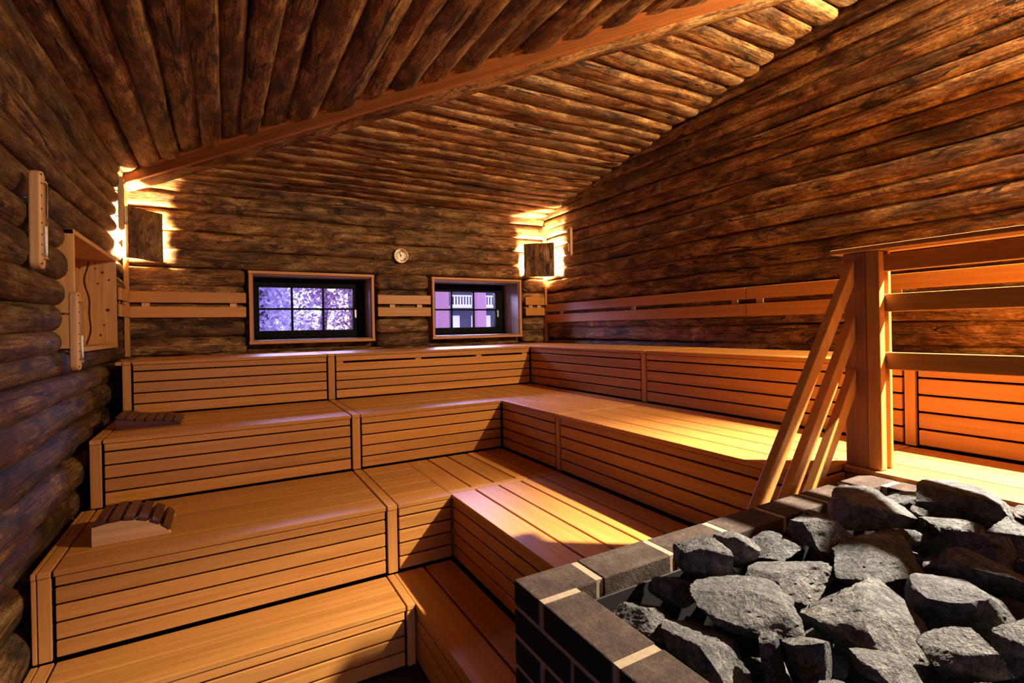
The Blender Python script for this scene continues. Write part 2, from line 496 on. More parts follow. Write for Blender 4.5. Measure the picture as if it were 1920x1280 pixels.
# roof deck over both slopes
def slab(pts, h=.1):
    n = len(pts)
    P = [Vector(p) for p in pts] + [Vector(p) + Vector((0, 0, h)) for p in pts]
    F = [tuple(range(n)), tuple(range(2 * n - 1, n - 1, -1))] + [(i, n + i, n + (i + 1) % n, (i + 1) % n) for i in range(n)]
    m.add(P, F, [[(P[i].x, P[i].y) for i in f] for f in F])
e = .19
xa, xb, ya, yb = XL - .3, XR + .4, YF - .4, YB + .4
hy = YB - (xb - XL)
slab([(xa, YB + .3, zback(YB + .3) + e), (xb, YB + .3, zback(YB + .3) + e), (xb, hy, zback(hy) + e)])
slab([(xa, YB + .3, zleft(xa) + e), (xa, ya, zleft(xa) + e), (xb, ya, zleft(xb) + e), (xb, hy, zleft(xb) + e)])
struct(m.build('ceiling', M_LOGD))

# diagonal hewn beam under the valley of the two slopes
A = Vector((XL + .02, YB - .02, 1.315)); Bp = Vector((XR, YB - (XR - XL), 1.315 + PIT * 1.03 * (XR - XL)))
d = (Bp - A).normalized(); side = Vector((-d.y, d.x, 0)).normalized(); upv = side.cross(d) * -1
if upv.z < 0: upv = -upv
if side.x > 0: side = -side          # towards the left slope
T = Matrix((( d.x, side.x, upv.x, A.x), (d.y, side.y, upv.y, A.y), (d.z, side.z, upv.z, A.z), (0, 0, 0, 1)))
L = (Bp - A).length
beam = MB(9)
n = 46
prof = [(-.085, .10), (-.088, .03), (-.062, -.018), (-.02, -.034), (.03, -.032), (.072, -.012), (.076, .05), (.07, .12)]
V, F, U = [], [], []
for i in range(n + 1):
    u = L * i / n
    for j, (a, b) in enumerate(prof):
        q = noise.noise(Vector((u * 1.7, j * .6, 2))) * .016 + noise.noise(Vector((u * 5, j * .9, 8))) * .008
        V.append(T @ Vector((u, a * (1 + q * 3), b + q)))
s = len(prof)
for i in range(n):
    for j in range(s):
        j2 = (j + 1) % s
        F.append((i * s + j, i * s + j2, (i + 1) * s + j2, (i + 1) * s + j))
        u0, u1 = L * i / n, L * (i + 1) / n
        U.append([(u0, j * .05), (u0, (j + 1) * .05), (u1, (j + 1) * .05), (u1, j * .05)])
beam.add(V, F, U, True)
bo = beam.build('ceiling_beam', M_BEAM)
struct(bo); bo['label'] = 'weathered hewn beam running diagonally under the log roof'
b2 = MB(10); b2.box((.03, .066, -.012), (L, .104, .17), T=T)
b2.box((.5, .10, .07), (L, .135, .16), T=T)
fb = b2.build('face_board', M_BOARD, bo, .003); fb['label'] = 'orange-red flat board along the beam side'

# corner trims
m = MB(11); m.box((XL + .012, YB - .055, -.2), (XL + .05, YB - .015, 1.30)); struct(m.build('trim_1', M_TRIM, bevel=.003))
m = MB(12); m.box((XR - .06, YB - .06, -.2), (XR - .022, YB - .022, 1.33)); struct(m.build('trim_2', M_TRIM, bevel=.003))

# ------------------------------------------------------------------ windows
def window(idx, x0, x1, ysash):
    root = bpy.data.objects.new('window_%d' % idx, None); COL.objects.link(root)
    root.location = (0, 0, 0); struct(root)
    fy = YB - .045
    t = .028
    m = MB(20 + idx)
    m.box((x0 - .004, fy, WZ1 - t), (x1 + .004, YB + .13, WZ1)); m.box((x0 - .004, fy, WZ0), (x1 + .004, YB + .13, WZ0 + t))
    m.box((x0, fy, WZ0 + t), (x0 + t, YB + .13, WZ1 - t)); m.box((x1 - t, fy, WZ0 + t), (x1, YB + .13, WZ1 - t))
    m.build('window_frame', M_FRAME, root, .003)
    a, b, c, e = x0 + t, x1 - t, WZ0 + t, WZ1 - t
    m = MB(30 + idx)
    ya, yb = YB - .015, ysash + .12
    ym = (ya + ysash) / 2
    for p, q in ((ya, ym - .002), (ym + .002, yb)):
        m.box((a, p, e - .012), (b, q, e), axis=0); m.box((a, p, c), (b, q, c + .012), axis=0)
        m.box((a, p, c + .012), (a + .012, q, e - .012), axis=2); m.box((b - .012, p, c + .012), (b, q, e - .012), axis=2)
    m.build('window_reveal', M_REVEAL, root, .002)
    a, b, c, e = a + .012, b - .012, c + .012, e - .012
    m = MB(40 + idx)
    gx0, gx1, gz0, gz1 = a + .065, b - .135, c + .095, e - .10
    m.box((a, ysash, c), (b, ysash + .07, gz0)); m.box((a, ysash, gz1), (b, ysash + .07, e))
    m.box((a, ysash, gz0), (gx0, ysash + .07, gz1)); m.box((gx1, ysash, gz0), (b, ysash + .07, gz1))
    m.box((a + .03, ysash - .015, c + .02), (b - .03, ysash, c + .05))
    s = m.build('sash', M_SASH, root, .006)
    m = MB(50 + idx)
    w = .011
    for k in (1, 2):
        x = gx0 + (gx1 - gx0) * k / 3
        m.box((x - w, ysash + .012, gz0), (x + w, ysash + .05, gz1))
    zc = (gz0 + gz1) / 2
    m.box((gx0, ysash + .012, zc - w), (gx1, ysash + .05, zc + w))
    m.build('muntin', M_SASH, s, .003)
    m = MB(60 + idx); m.box((gx0, ysash + .028, gz0), (gx1, ysash + .034, gz1))
    m.build('pane', M_GLASS, s)
    m = MB(70 + idx)
    m.tube([(gx1 + .02, ysash - .005, zc - .02), (gx1 + .02, ysash - .03, zc - .02)], .008)
    m.box((gx1 + .010, ysash - .04, zc - .10), (gx1 + .030, ysash - .028, zc - .01))
    m.build('window_handle', M_STEEL, s, .003)
    return root
window(1, *WINS[0], 5.93)
window(2, *WINS[1], 6.06)

# ------------------------------------------------------------------ niche in the left wall
nd = XL - .33
nx = XL + .035
root = thing('wall_niche', 'open pine box niche set into the log wall on the left', 'niche', (XL, (NY0 + NY1) / 2, NZ0))
m = MB(80); t = .028
m.box((nd, NY0, NZ0), (nx, NY0 + t, NZ1), axis=2)
at_world(root, m.build('side_panel', M_PINE, root, .002))
m = MB(81)
# far side: two boards with a wavy gap between them
def wavy(x): return -.93 + .014 * math.sin(x * 11) + .008 * math.sin(x * 23 + 1)
zz = [NZ0 + t + (NZ1 - NZ0 - 2 * t) * i / 16 for i in range(17)]
m.prism([(nd, zz[0])] + [(wavy(z) - .012, z) for z in zz] + [(nd, zz[-1])], NY1 - t, NY1, axis=2)
m.prism([(nx, zz[0])] + [(wavy(z) + .002, z) for z in zz] + [(nx, zz[-1])], NY1 - t, NY1, axis=2)
m.box((nd, NY1, NZ0 + .01), (nx - .01, NY1 + .01, NZ1 - .01), axis=2)
at_world(root, m.build('side_panel', M_PINE, root, .002))
m = MB(82); m.box((nd, NY0, NZ1 - t), (nx + .002, NY1, NZ1), axis=1); at_world(root, m.build('top_panel', M_PINE, root, .002))
m = MB(83); m.box((nd, NY0, NZ0), (nx + .002, NY1, NZ0 + t), axis=1); at_world(root, m.build('bottom_shelf', M_PINE, root, .002))
m = MB(84); m.box((nd - .02, NY0, NZ0), (nd, NY1, NZ1), axis=2); at_world(root, m.build('back_panel', M_PINE, root))
for (x, z, r) in ((-.84, .50, .010), (-.87, .41, .008), (-.81, .20, .013), (-.835, .08, .008), (-.86, .0, .009), (-.80, .44, .008), (-.98, .53, .007), (-.885, .53, .007)):
    m = MB(85); m.tube([(x, NY1 - t - .0015, z), (x, NY1 - t + .001, z)], r, 10, False)
    at_world(root, m.build('wood_knot', M_DARKW, root))

# ------------------------------------------------------------------ benches
TZ = [-.21, -.63, -1.04, -1.44, FLOOR]
TX = [2.974, 2.081, 1.226, .849]
TY = [4.836, 3.871, 2.961, 2.58]

def bench(name, label, run, front, back, l0, l1, ztop, zbot, f0=None, f1=None, posts=(), caps=None, firstgap=.0105, planks=5, g=.0085, cross=None, seat_l=None, group=None):
    """one bench unit. run 'x': the seat lies along the back wall, 'y': along the right wall.
    l0..l1 length of the seat, f0..f1 of the slatted riser, posts: (a, b) uprights with a strip over the seat."""
    if run == 'x': mp = lambda l, dd, zz: (l, front + dd, zz)
    else: mp = lambda l, dd, zz: (front + dd, l, zz)
    depth = back - front
    root = thing(name, label, 'bench', mp((l0 + l1) / 2, 0, zbot), 0, group)
    def B(m, l0, l1, d0, d1, z0, z1, ax):
        a, b = mp(l0, d0, z0), mp(l1, d1, z1)
        m.box([min(p, q) for p, q in zip(a, b)], [max(p, q) for p, q in zip(a, b)], axis={'l': 0 if run == 'x' else 1, 'd': 1 if run == 'x' else 0, 'z': 2}[ax])
    sd = int(abs(l0 * 977 + ztop * 331 + front * 77)) + 100
    s0, s1 = seat_l if seat_l else (l0, l1)
    m = MB(sd)
    if cross is None:
        w = depth / planks
        for i in range(planks):
            B(m, s0 + .002, s1 - .002, i * w + (0 if i else -.004), (i + 1) * w - g, ztop - .026, ztop, 'l')
    else:                                          # boards running the other way
        for a, b in cross: B(m, a, b, 0, depth - .004, ztop - .026, ztop, 'd')
    at_world(root, m.build('seat', M_BENCH, root, .0035))
    if f0 is None: f0, f1 = l0, l1
    if f1 > f0:
        m = MB(sd + 1)
        H = ztop - zbot
        z = ztop - .029
        B(m, f0 + .0075, f1 - .0075, .002, .024, ztop - .071 , z, 'l')
        z = ztop - .071 - firstgap
        ns = 4 if H > .36 else 3
        end = zbot + .012
        h = (z - end - (ns - 1) * .0105) / ns
        for i in range(ns):
            B(m, f0 + .0075, f1 - .0075, .002, .024, z - h, z, 'l')
            z -= h + .0105
        at_world(root, m.build('riser_slats', M_BENCH, root, .003))
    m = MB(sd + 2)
    B(m, (min(l0, f0) if f1 > f0 else l0) + .012, (max(l1, f1) if f1 > f0 else l1) - .012, .05, depth - .012, zbot + .002, ztop - .03, 'l')  # block filling the bench, painted dark as the shade behind the slats
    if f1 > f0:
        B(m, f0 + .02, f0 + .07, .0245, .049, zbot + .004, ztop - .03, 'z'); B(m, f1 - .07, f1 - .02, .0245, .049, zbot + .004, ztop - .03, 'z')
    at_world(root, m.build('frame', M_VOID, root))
    if firstgap > .015:
        for q in (.02, .38, .70, .97):
            l = f0 + (f1 - f0) * q
            m = MB(sd + 6); B(m, l - .03, l + .03, .014, .048, ztop - .095, ztop - .062, 'l'); at_world(root, m.build('spacer_block', M_TRIM, root))
    for (a, b, over) in posts:
        m = MB(sd + 3)
        B(m, a, b, -.001, .024, zbot + .003, ztop - .028, 'z')
        at_world(root, m.build('upright', M_TRIM, root, .003))
        m = MB(sd + 4)
        B(m, a, b, -.006, depth - .006, ztop - .026, ztop + .0015, 'd')
        at_world(root, m.build('seat_strip', M_TRIM, root, .003))
    if caps:
        m = MB(sd + 5)
        for (a, b, d0, d1) in caps: B(m, a, b, d0, d1, ztop - .026, ztop, 'd')
        at_world(root, m.build('end_cap', M_TRIM, root, .003))
    return root

YW, XW = YB - .075, XR - .075      # where the seats end at the log walls
# back run
bench('sauna_bench', 'top-tier bench at the back, left half, under the left window', 'x', TY[0], YW, -.625, .808, TZ[0], TZ[1],
      posts=[(-.685, -.633, 0)], caps=[(-.728, -.687, .0, .30)])
bench('sauna_bench', 'top-tier bench at the back below the right window, wide dark slot under its edge', 'x', TY[0], YW, .878, TX[0] - .004, TZ[0], TZ[1],
      posts=[(.815, .872, 0)], firstgap=.019)
bench('sauna_bench', 'second-tier bench at the back left with the dark wavy headrest on it', 'x', TY[1], TY[0] - .006, -.65, .808, TZ[1], TZ[2],
      posts=[(-.712, -.657, 0)])
bench('sauna_bench', 'second-tier bench in the middle of the back run, its riser cut by a slanting shadow', 'x', TY[1], TY[0] - .006, .878, TX[1] - .004, TZ[1], TZ[2],
      posts=[(.815, .872, 0)])
bench('sauna_bench', 'third-tier bench at the left with the arched headrest on it', 'x', TY[2], TY[1] - .006, -.68, .808, TZ[2], TZ[3],
      posts=[(-.733, -.687, 0), (-.754, -.737, 0)])
bench('sauna_bench', 'short third-tier bench in the inner corner, narrow boards beside the crosswise ones', 'x', TY[2], TY[1] - .006, .878, TX[2] - .004, TZ[2], TZ[3],
      posts=[(.815, .872, 0)])
bench('sauna_bench', 'lowest step at the left front, just above the dark floor', 'x', TY[3], TY[2] - .006, -.67, .797, TZ[3], TZ[4],
      posts=[(-.727, -.677, 0), (-.756, -.731, 0), (.803, .846, 0)], planks=2)
# right run
bench('sauna_bench', 'top-tier bench along the right wall, short piece in the far corner', 'y', TX[0], XW, 3.10, YW, TZ[0], TZ[1], f0=3.104, f1=TY[0],
      posts=[])
bench('sauna_bench', 'top-tier bench along the right wall, long piece before the handrail', 'y', TX[0], XW, 1.25, 3.047, TZ[0], TZ[1],
      posts=[(3.052, 3.098, 0)])
bench('sauna_bench', 'top-tier bench along the right wall seen between the handrail boards', 'y', TX[0], XW, YF + .1, 1.195, TZ[0], TZ[1],
      posts=[(1.20, 1.246, 0)])
bench('sauna_bench', 'second-tier bench in the far right corner, boards running towards the viewer', 'y', TX[1], TX[0] - .006, 3.052, TY[0] - .008, TZ[1], TZ[2], f0=3.056, f1=TY[1],
      posts=[])
b_ = bench('sauna_bench', 'second-tier bench along the right, brightly lit seat left of the handrail post', 'y', TX[1], TX[0] - .006, 1.285, 2.998, TZ[1], TZ[2],
      posts=[(3.003, 3.048, 0), (1.225, 1.28, 0)])
for q in range(3):
    m = MB(760 + q); m.box((TX[1] + .002, 1.207, TZ[1] - .030 - .085 * q - .078), (2.345, 1.2225, TZ[1] - .030 - .085 * q), axis=0)
    at_world(b_, m.build('end_slat', M_BENCH, b_, .003))
bench('sauna_bench', 'second-tier bench behind the heater, white-lit boards under the handrail', 'y', 2.352, TX[0] - .006, YF + .1, 1.219, TZ[1], TZ[2], planks=3)
bench('sauna_bench', 'third-tier bench corner of three wide boards laid crosswise, dark slots between', 'y', TX[2], TX[1] - .006, 3.036, TY[1] - .010, TZ[2], TZ[3], f0=0, f1=0, g=.012)
bench('sauna_bench', 'third-tier bench running along the right side up to the brick heater', 'y', TX[2], TX[1] - .006, 1.145, 2.978, TZ[2], TZ[3], f0=1.145, f1=2.958,
      posts=[(2.984, 3.030, 0)], g=.013)
bench('sauna_bench', 'lowest step at the right, two dark boards beside the brick heater', 'y', .853, TX[2] - .006, 1.145, 2.952, TZ[3], TZ[4], f1=2.93, f0=1.145, planks=2, g=.014)

# ------------------------------------------------------------------ backrests on the walls
def backrest(label, run, l0, l1, z0, z1, z2, z3, face, spacers, wall):
    mp = (lambda l, dd, zz: (l, dd, zz)) if run == 'x' else (lambda l, dd, zz: (dd, l, zz))
    root = thing('backrest', label, 'backrest', mp((l0 + l1) / 2, face, z0), 0, 'slatted backrests on the log walls')
    s = 1 if wall > face else -1
    def bx(m, l0, l1, d0, d1, z0, z1, ax):
        a, b = mp(l0, d0, z0), mp(l1, d1, z1)
        m.box([min(p, q) for p, q in zip(a, b)], [max(p, q) for p, q in zip(a, b)], axis=ax)
    ax = 0 if run == 'x' else 1
    for (a, b) in ((z0, z1), (z2, z3)):
        m = MB(int(abs(l0 * 911 + a * 77)) + 300)
        bx(m, l0, l1, face, face + s * .024, a, b, ax)
        at_world(root, m.build('slat', M_RAIL, root, .004))
    for l in spacers:
        m = MB(int(abs(l * 313)) + 320)
        bx(m, l - .03, l + .03, face + s * .0245, wall, z0 + .01, z3 - .01, 2)
        at_world(root, m.build('wall_mount', M_PALEW, root, .002))
    return root
Z4 = (.150, .252, .288, .390)
backrest('two-slat backrest on the back wall between left corner and left window', 'x', -.74, .19, *Z4, YB - .07, (-.62, .08), YB - .032)
backrest('two-slat backrest on the back wall between the two windows', 'x', 1.49, 2.11, *Z4, YB - .07, (1.66, 1.98), YB - .032)
backrest('very short two-slat backrest between right window and far corner', 'x', 3.41, XR - .075, *Z4, YB - .07, (3.5, 3.63), YB - .032)
backrest('short two-slat backrest on the left wall beside the niche', 'y', 5.22, YB - .10, *Z4, XL + .055, (5.32, 5.48), XL + .030)
Z5 = (.055, .158, .195, .292)
backrest('long dim two-slat backrest on the right wall next to the far corner', 'y', 2.66, YB - .075, *Z5, XR - .07, (5.3, 4.0, 2.78), XR - .034)
backrest('two-slat backrest on the right wall running behind the handrail', 'y', .30, 2.652, *Z5, XR - .07, (2.55, 1.6, .6), XR - .034)

# ------------------------------------------------------------------ corner lamps
def corner_lamp(label, p, q, z0, z1, corner, bulb):
    p, q = Vector((*p, 0)), Vector((*q, 0))
    d = (q - p).normalized(); nrm = Vector((-d.y, d.x, 0))
    c = Vector((*corner, 0)); mid = (p + q) / 2
    if (c - mid).dot(nrm) < 0: nrm = -nrm
    root = thing('corner_lamp', label, 'lamp', (mid.x, mid.y, z0), 0, 'shielded corner lamps')
    T = Matrix(((d.x, nrm.x, 0, p.x), (d.y, nrm.y, 0, p.y), (0, 0, 1, 0), (0, 0, 0, 1)))
    L = (q - p).length
    m = MB(400 + int(z0 * 1000 + p.x * 100))
    m.box((0, 0, z0), (L * .51, .032, z1 + .004), axis=2, T=T)
    m.box((L * .51, 0.002, z0 - .006), (L, .032, z1), axis=2, T=T)
    at_world(root, m.build('lamp_shield', M_SHIELD, root, .003))
    # triangular tray that carries the bulb
    m = MB(410)
    tri = [T @ Vector((.03, .033, 0)), T @ Vector((L - .03, .033, 0)), T @ Vector((L - .03, .07, 0)), T @ Vector((L * .5, .185, 0)), T @ Vector((.03, .07, 0))]
    zt = z0 + .055
    P = [Vector((v.x, v.y, zt)) for v in tri] + [Vector((v.x, v.y, zt + .02)) for v in tri]
    F = [(0, 1, 2, 3, 4), (9, 8, 7, 6, 5)] + [(i, 5 + i, 5 + (i + 1) % 5, (i + 1) % 5) for i in range(5)]
    m.add(P, F, [[(P[i].x, P[i].y) for i in f] for f in F])
    at_world(root, m.build('lamp_tray', M_SHIELD, root, .002))
    b = T @ Vector((L * .5, .095, 0))
    m = MB(411); m.tube([(b.x, b.y, zt + .021), (b.x, b.y, zt + .075)], [.024, .02], 14)
    sk = at_world(root, m.build('bulb_socket', M_DIAL, root))
    m = MB(412)
    zb = zt + .076
    pts, rs = [], []
    for i in range(11):
        a = PI * i / 10
        pts.append((b.x, b.y, zb + .05 - .05 * math.cos(a))); rs.append(max(.006, .036 * math.sin(a) ** .8))
    m.tube(pts, rs, 16)
    at_world(root, m.build('bulb', bulb, root))
    return root
corner_lamp('corner lamp behind a wooden shield board, left end of the back wall', (-.705, 5.405), (-.475, 5.635), .665, 1.105, (XL, YB), M_BULB)
corner_lamp('corner lamp behind a wooden shield board, right end of the back wall', (3.392, 5.63), (3.672, 5.35), .65, 1.075, (XR, YB), M_BULB)

# ------------------------------------------------------------------ sand timers
def sand_timer(label, x, y, z0, z1, face, lean=0.0, w=.062, t=.042):
    """rounded board on the wall, glass tube on its face; face +1 looks to +x, -1 to -x"""
    root = thing('sand_timer', label, 'sand timer', (x, y, z0), 0, 'sand timers on the log walls')
    H = z1 - z0
    prof = []
    for i in range(9):
        a = PI * i / 8; prof.append((w / 2 * math.cos(a), H - w * .45 + w * .45 * math.sin(a)))
    for i in range(9):
        a = PI + PI * i / 8; prof.append((w / 2 * math.cos(a), w * .45 + w * .45 * math.sin(a)))
    T = Matrix(((0, face, 0, 0), (1, 0, 0, 0), (0, 0, 1, 0), (0, 0, 0, 1))) @ Matrix.Rotation(lean, 4, 'Y')
    m = MB(450 + int(y * 10)); m.prism(prof, 0, t, axis=2, T=T)
    board = m.build('timer_board', M_TIMER, root, .010, 3)
    for zz in (.05, .14, .24, .34, .46, .6, .74, .86, .95):
        m = MB(451); m.tube([T @ Vector((-w * .36, t - .003, H * zz)), T @ Vector((-w * .36, t + .002, H * zz))], .0045, 8, False)
        m.build('scale_mark', M_BLACK, root)
    r = .0115; y0 = t + .004
    prf = [(.12, .004), (.13, r), (.47, r), (.495, .004), (.505, .004), (.53, r), (.87, r), (.88, .004)]
    m = MB(452); m.tube([T @ Vector((.006, y0, H * a)) for a, _ in prf], [b for _, b in prf], 14)
    tube = m.build('glass_tube', M_TUBE, root)
    m = MB(453); m.tube([T @ Vector((.006, y0, H * a)) for a in (.133, .16, .44)], [r * .75, r * .8, r * .8], 12)
    m.build('sand', M_SAND, tube)
    for zz in (.115, .885):
        m = MB(454); m.box((-.010, t - .002, H * zz - .005), (.021, t + .012, H * zz + .005), T=T)
        m.build('tube_clip', M_BLACK if face < 0 else M_TIMER, root, .002)
    for q in (.25, .72):
        m = MB(455); m.tube([T @ Vector((0, -.045, H * q)), T @ Vector((0, .004, H * q))], .006, 8)
        m.build('wall_mount', M_STEEL, root)
    return root
sand_timer('sand timer on a rounded wooden board, high on the left wall, nearest the viewer', XL + .035, 3.06, .305, .755, 1, .03, .080, .045)
sand_timer('sand timer on a rounded wooden board, low on the left wall at the niche edge', XL + .045, 3.66, -.195, .245, 1, .01, .072, .042)
sand_timer('slim sand timer high in the left corner beside the glowing lamp', XL + .032, 5.33, .885, 1.335, 1, .0, .062, .040)
sand_timer('sand timer on the right wall beside the right corner lamp', XR - .04, 5.06, .865, 1.225, -1, .0, .062, .040)

# ------------------------------------------------------------------ thermometer
root = thing('wall_thermometer', 'small round cream thermometer dial between and above the two windows', 'thermometer', (1.765, YB - .042, .84))
def ring_tube(r0, r1, y0, y1, n=40):
    m = MB(470)
    P = []
    for rr, yy in ((r0, y0), (r1, y0), (r1, y1), (r0, y1)):
        P += [Vector((rr * math.cos(2 * PI * i / n), yy, rr * math.sin(2 * PI * i / n))) for i in range(n)]
    F = [(k * n + i, k * n + (i + 1) % n, ((k + 1) % 4) * n + (i + 1) % n, ((k + 1) % 4) * n + i) for k in range(4) for i in range(n)]
    m.add(P, F, [[(0, 0)] * 4 for _ in F], True)
    return m
M_BRASS = plain_mat('brass_rim', (.70, .48, .28), .3, .7)
ring_tube(.070, .082, -.030, .035).build('bezel_frame', M_BRASS, root)
m = MB(471); m.tube([(0, -.012, 0), (0, .034, 0)], .071, 40, False); m.build('dial', M_DIAL, root)
m = MB(472)
for i in range(11):
    a = math.radians(215 - 25 * i)
    m.box((-.0045, -.0165, -.006), (.0045, -.0125, .006), T=Matrix.Translation((.05 * math.cos(a), 0, .05 * math.sin(a))) @ Matrix.Rotation(-a + PI / 2, 4, 'Y'))
m.build('scale_mark', M_BLACK, root)
m = MB(473)
for i in range(10):
    a = math.radians(92 - 5.5 * i)
    m.box((-.0032, -.0165, -.005), (.0032, -.0125, .005), T=Matrix.Translation((.060 * math.cos(a), 0, .060 * math.sin(a))) @ Matrix.Rotation(-a + PI / 2, 4, 'Y'))
m.build('red_arc', M_RED, root)
m = MB(474)
for i in range(12):
    a = math.radians(-88 + 5.5 * i)
    m.box((-.0032, -.0165, -.005), (.0032, -.0125, .005), T=Matrix.Translation((.058 * math.cos(a), 0, .058 * math.sin(a))) @ Matrix.Rotation(-a + PI / 2, 4, 'Y'))
m.build('black_arc', M_BLACK, root)
m = MB(475); m.box((-.002, -.020, -.012), (.002, -.017, .05), T=Matrix.Rotation(-.35, 4, 'Y')); m.tube([(0, -.022, 0), (0, -.012, 0)], .006, 12)
m.build('needle', M_BLACK, root)

# ------------------------------------------------------------------ headrests
def headrest(label, x, y, z, top, slats, depth, side_mat, fill):
    root = thing('headrest', label, 'headrest', (x, y, z), 0)
    base = [(top[0][0], 0)] + [(a, b - .016) for a, b in top] + [(top[-1][0], 0)]
    base = [(a, max(b, 0)) for a, b in base]
    for y0, y1 in ((0, .028), (depth - .028, depth)):
        m = MB(500 + int(y1 * 1000)); m.prism(base, y0, y1, axis=0); m.build('side_panel', side_mat, root, .003)
    # slats laid along the curve
    seg = []
    tot = 0
    for (a, b), (c, e) in zip(top[:-1], top[1:]):
        l = math.hypot(c - a, e - b); seg.append((tot, tot + l, a, b, c, e)); tot += l
    def at(s):
        for (s0, s1, a, b, c, e) in seg:
            if s <= s1 + 1e-9:
                t = (s - s0) / (s1 - s0)
                return a + (c - a) * t, b + (e - b) * t, math.atan2(e - b, c - a)
    w = tot / slats
    for i in range(slats):
        px, pz, an = at(w * (i + .5))
        m = MB(520 + i)
        m.box((-w * fill / 2, .002 if fill < .8 else -.004, -.016), (w * fill / 2, depth - .002 if fill < .8 else depth + .004, .004), axis=1,
              T=Matrix.Translation((px, 0, pz)) @ Matrix.Rotation(-an, 4, 'Y'))
        m.build('slat', M_DARKW, root, .004)
    return root
headrest('arched sauna headrest, dark slats on a pale curved side, third tier at left', -.585, 3.185, TZ[2] + .0005,
         [(0, .108), (.05, .117), (.11, .120), (.17, .114), (.22, .098), (.27, .07), (.305, .042), (.325, .018)], 6, .30, M_PALEW, .74)
headrest('dark wave-shaped sauna headrest on the second tier at the left wall', -.635, 4.185, TZ[1] + .0005,
         [(0, .088), (.05, .083), (.10, .068), (.16, .058), (.22, .056), (.28, .050), (.33, .036), (.365, .020)], 7, .31, M_DARKW, .90)

# ------------------------------------------------------------------ handrail
PX = 2.372
root = thing('handrail', 'wooden handrail with corner post, three boards and three slanting stair bars', 'handrail', (PX + .05, 1.14, TZ[1]))
def hp(name, lo, hi, mat=M_RAIL, bev=.004, axis=None):
    m = MB(600 + int(abs(lo[0] * 100 + lo[2] * 331 + lo[1] * 57))); m.box(lo, hi, axis); return at_world(root, m.build(name, mat, root, bev))
zt = .292
hp('post', (PX, 1.128, TZ[1] + .002), (PX + .100, 1.218, zt), plank_mat('post_wood', (.30, .12, .045), (.40, .17, .065), tint=.1))
hp('post_board', (PX, 1.077, TZ[1] + .002), (PX + .044, 1.1275, zt))
hp('post_board', (PX + .076, 1.077, TZ[1] + .002), (PX + .100, 1.1275, zt))
hp('cap_rail', (PX - .022, -.42, zt + .001), (PX + .122, 1.262, zt + .022), axis=1)
for z0, z1 in ((.206, .279), (.036, .111), (-.206, -.134)):
    hp('rail_board', (PX + .046, -.38, z0), (PX + .074, 1.120, z1), axis=1)
hp('post', (PX, -.40, TZ[1] + .002), (PX + .044, -.31, zt)); hp('post', (PX + .076, -.40, TZ[1] + .002), (PX + .100, -.31, zt))
# slanting bars from the post down to the third tier
for xb, ztp in ((0, .262), (1, .022), (2, -.207)):
    top = Vector((PX - .004, 1.198, ztp)); sl = math.atan2(.945, .70)
    bot_z = TZ[2] + .004
    Ln = (top.z - bot_z) / math.sin(sl)
    dirv = Vector((-math.cos(sl), 0, -math.sin(sl))); nv = Vector((-math.sin(sl), 0, math.cos(sl)))
    m = MB(640 + xb)
    w = .060
    # parallelogram ends: flush with the post above, flat on the seat below
    q = [(top.x, top.z + .0), (top.x, top.z - w / math.cos(sl)), ]
    zb = bot_z
    x_up = top.x - (top.z - zb) / math.tan(sl)
    x_lo = x_up + w / math.sin(sl)
    poly = [(top.x, top.z), (top.x, top.z - w / math.cos(sl)), (x_lo, zb), (x_up, zb)]
    m.prism(poly, 1.168, 1.204, axis=2)
    at_world(root, m.build('stair_bar', M_RAIL, root, .004))

# ------------------------------------------------------------------ brick heater
HX0, HX1, HY0, HY1, HZ = .634, 2.338, -.62, 1.132, -.645
root = thing('sauna_heater', 'sauna heater with dark brick surround and black metal liner', 'heater', ((HX0 + HX1) / 2, (HY0 + HY1) / 2, FLOOR))
bw, bh, jo = .116, .063, .0125
bk = MB(700)
def course(zt, odd):
    r = bk.r
    z0, z1 = zt - bh, zt
    def run(a, b, fixed, ax, first):
        p = a; l = first
        while p < b - .02:
            q = min(p + l, b)
            jit = r.uniform(-.0012, .0012)
            if b - q < .06: q = b
            if ax == 'x': bk.box((p, fixed[0], z0 + jit), (q, fixed[1], z1 + jit), axis=0)
            else: bk.box((fixed[0], p, z0 + jit), (fixed[1], q, z1 + jit), axis=1)
            p = q + .021; l = .240
    if odd:   # corner bricks lie along x
        run(HX0, HX1, (HY1 - bw, HY1), 'x', .178); run(HX0, HX1, (HY0, HY0 + bw), 'x', .178)
        b = HY1 - bw - .021
        p = b
        for fx in ((HX0, HX0 + bw), (HX1 - bw, HX1)):
            p = b
            while p > HY0 + bw + .03:
                q = max(p - .240, HY0 + bw + .021)
                bk.box((fx[0], q, z0), (fx[1], p, z1), axis=1); p = q - .021
    else:
        for fx in ((HX0, HX0 + bw), (HX1 - bw, HX1)):
            p = HY1
            l = .24
            while p > HY0 + .03:
                q = max(p - l, HY0)
                bk.box((fx[0], q, z0), (fx[1], p, z1), axis=1); p = q - .013
        run(HX0 + bw + .013, HX1 - bw - .013, (HY1 - bw, HY1), 'x', .12); run(HX0 + bw + .013, HX1 - bw - .013, (HY0, HY0 + bw), 'x', .12)
z = HZ; i = 0
while z - bh > FLOOR - .001:
    course(z, i % 2 == 0)
    z -= bh + jo; i += 1
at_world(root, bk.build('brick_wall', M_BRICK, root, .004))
m = MB(701); e = .004
zt = HZ - .0025
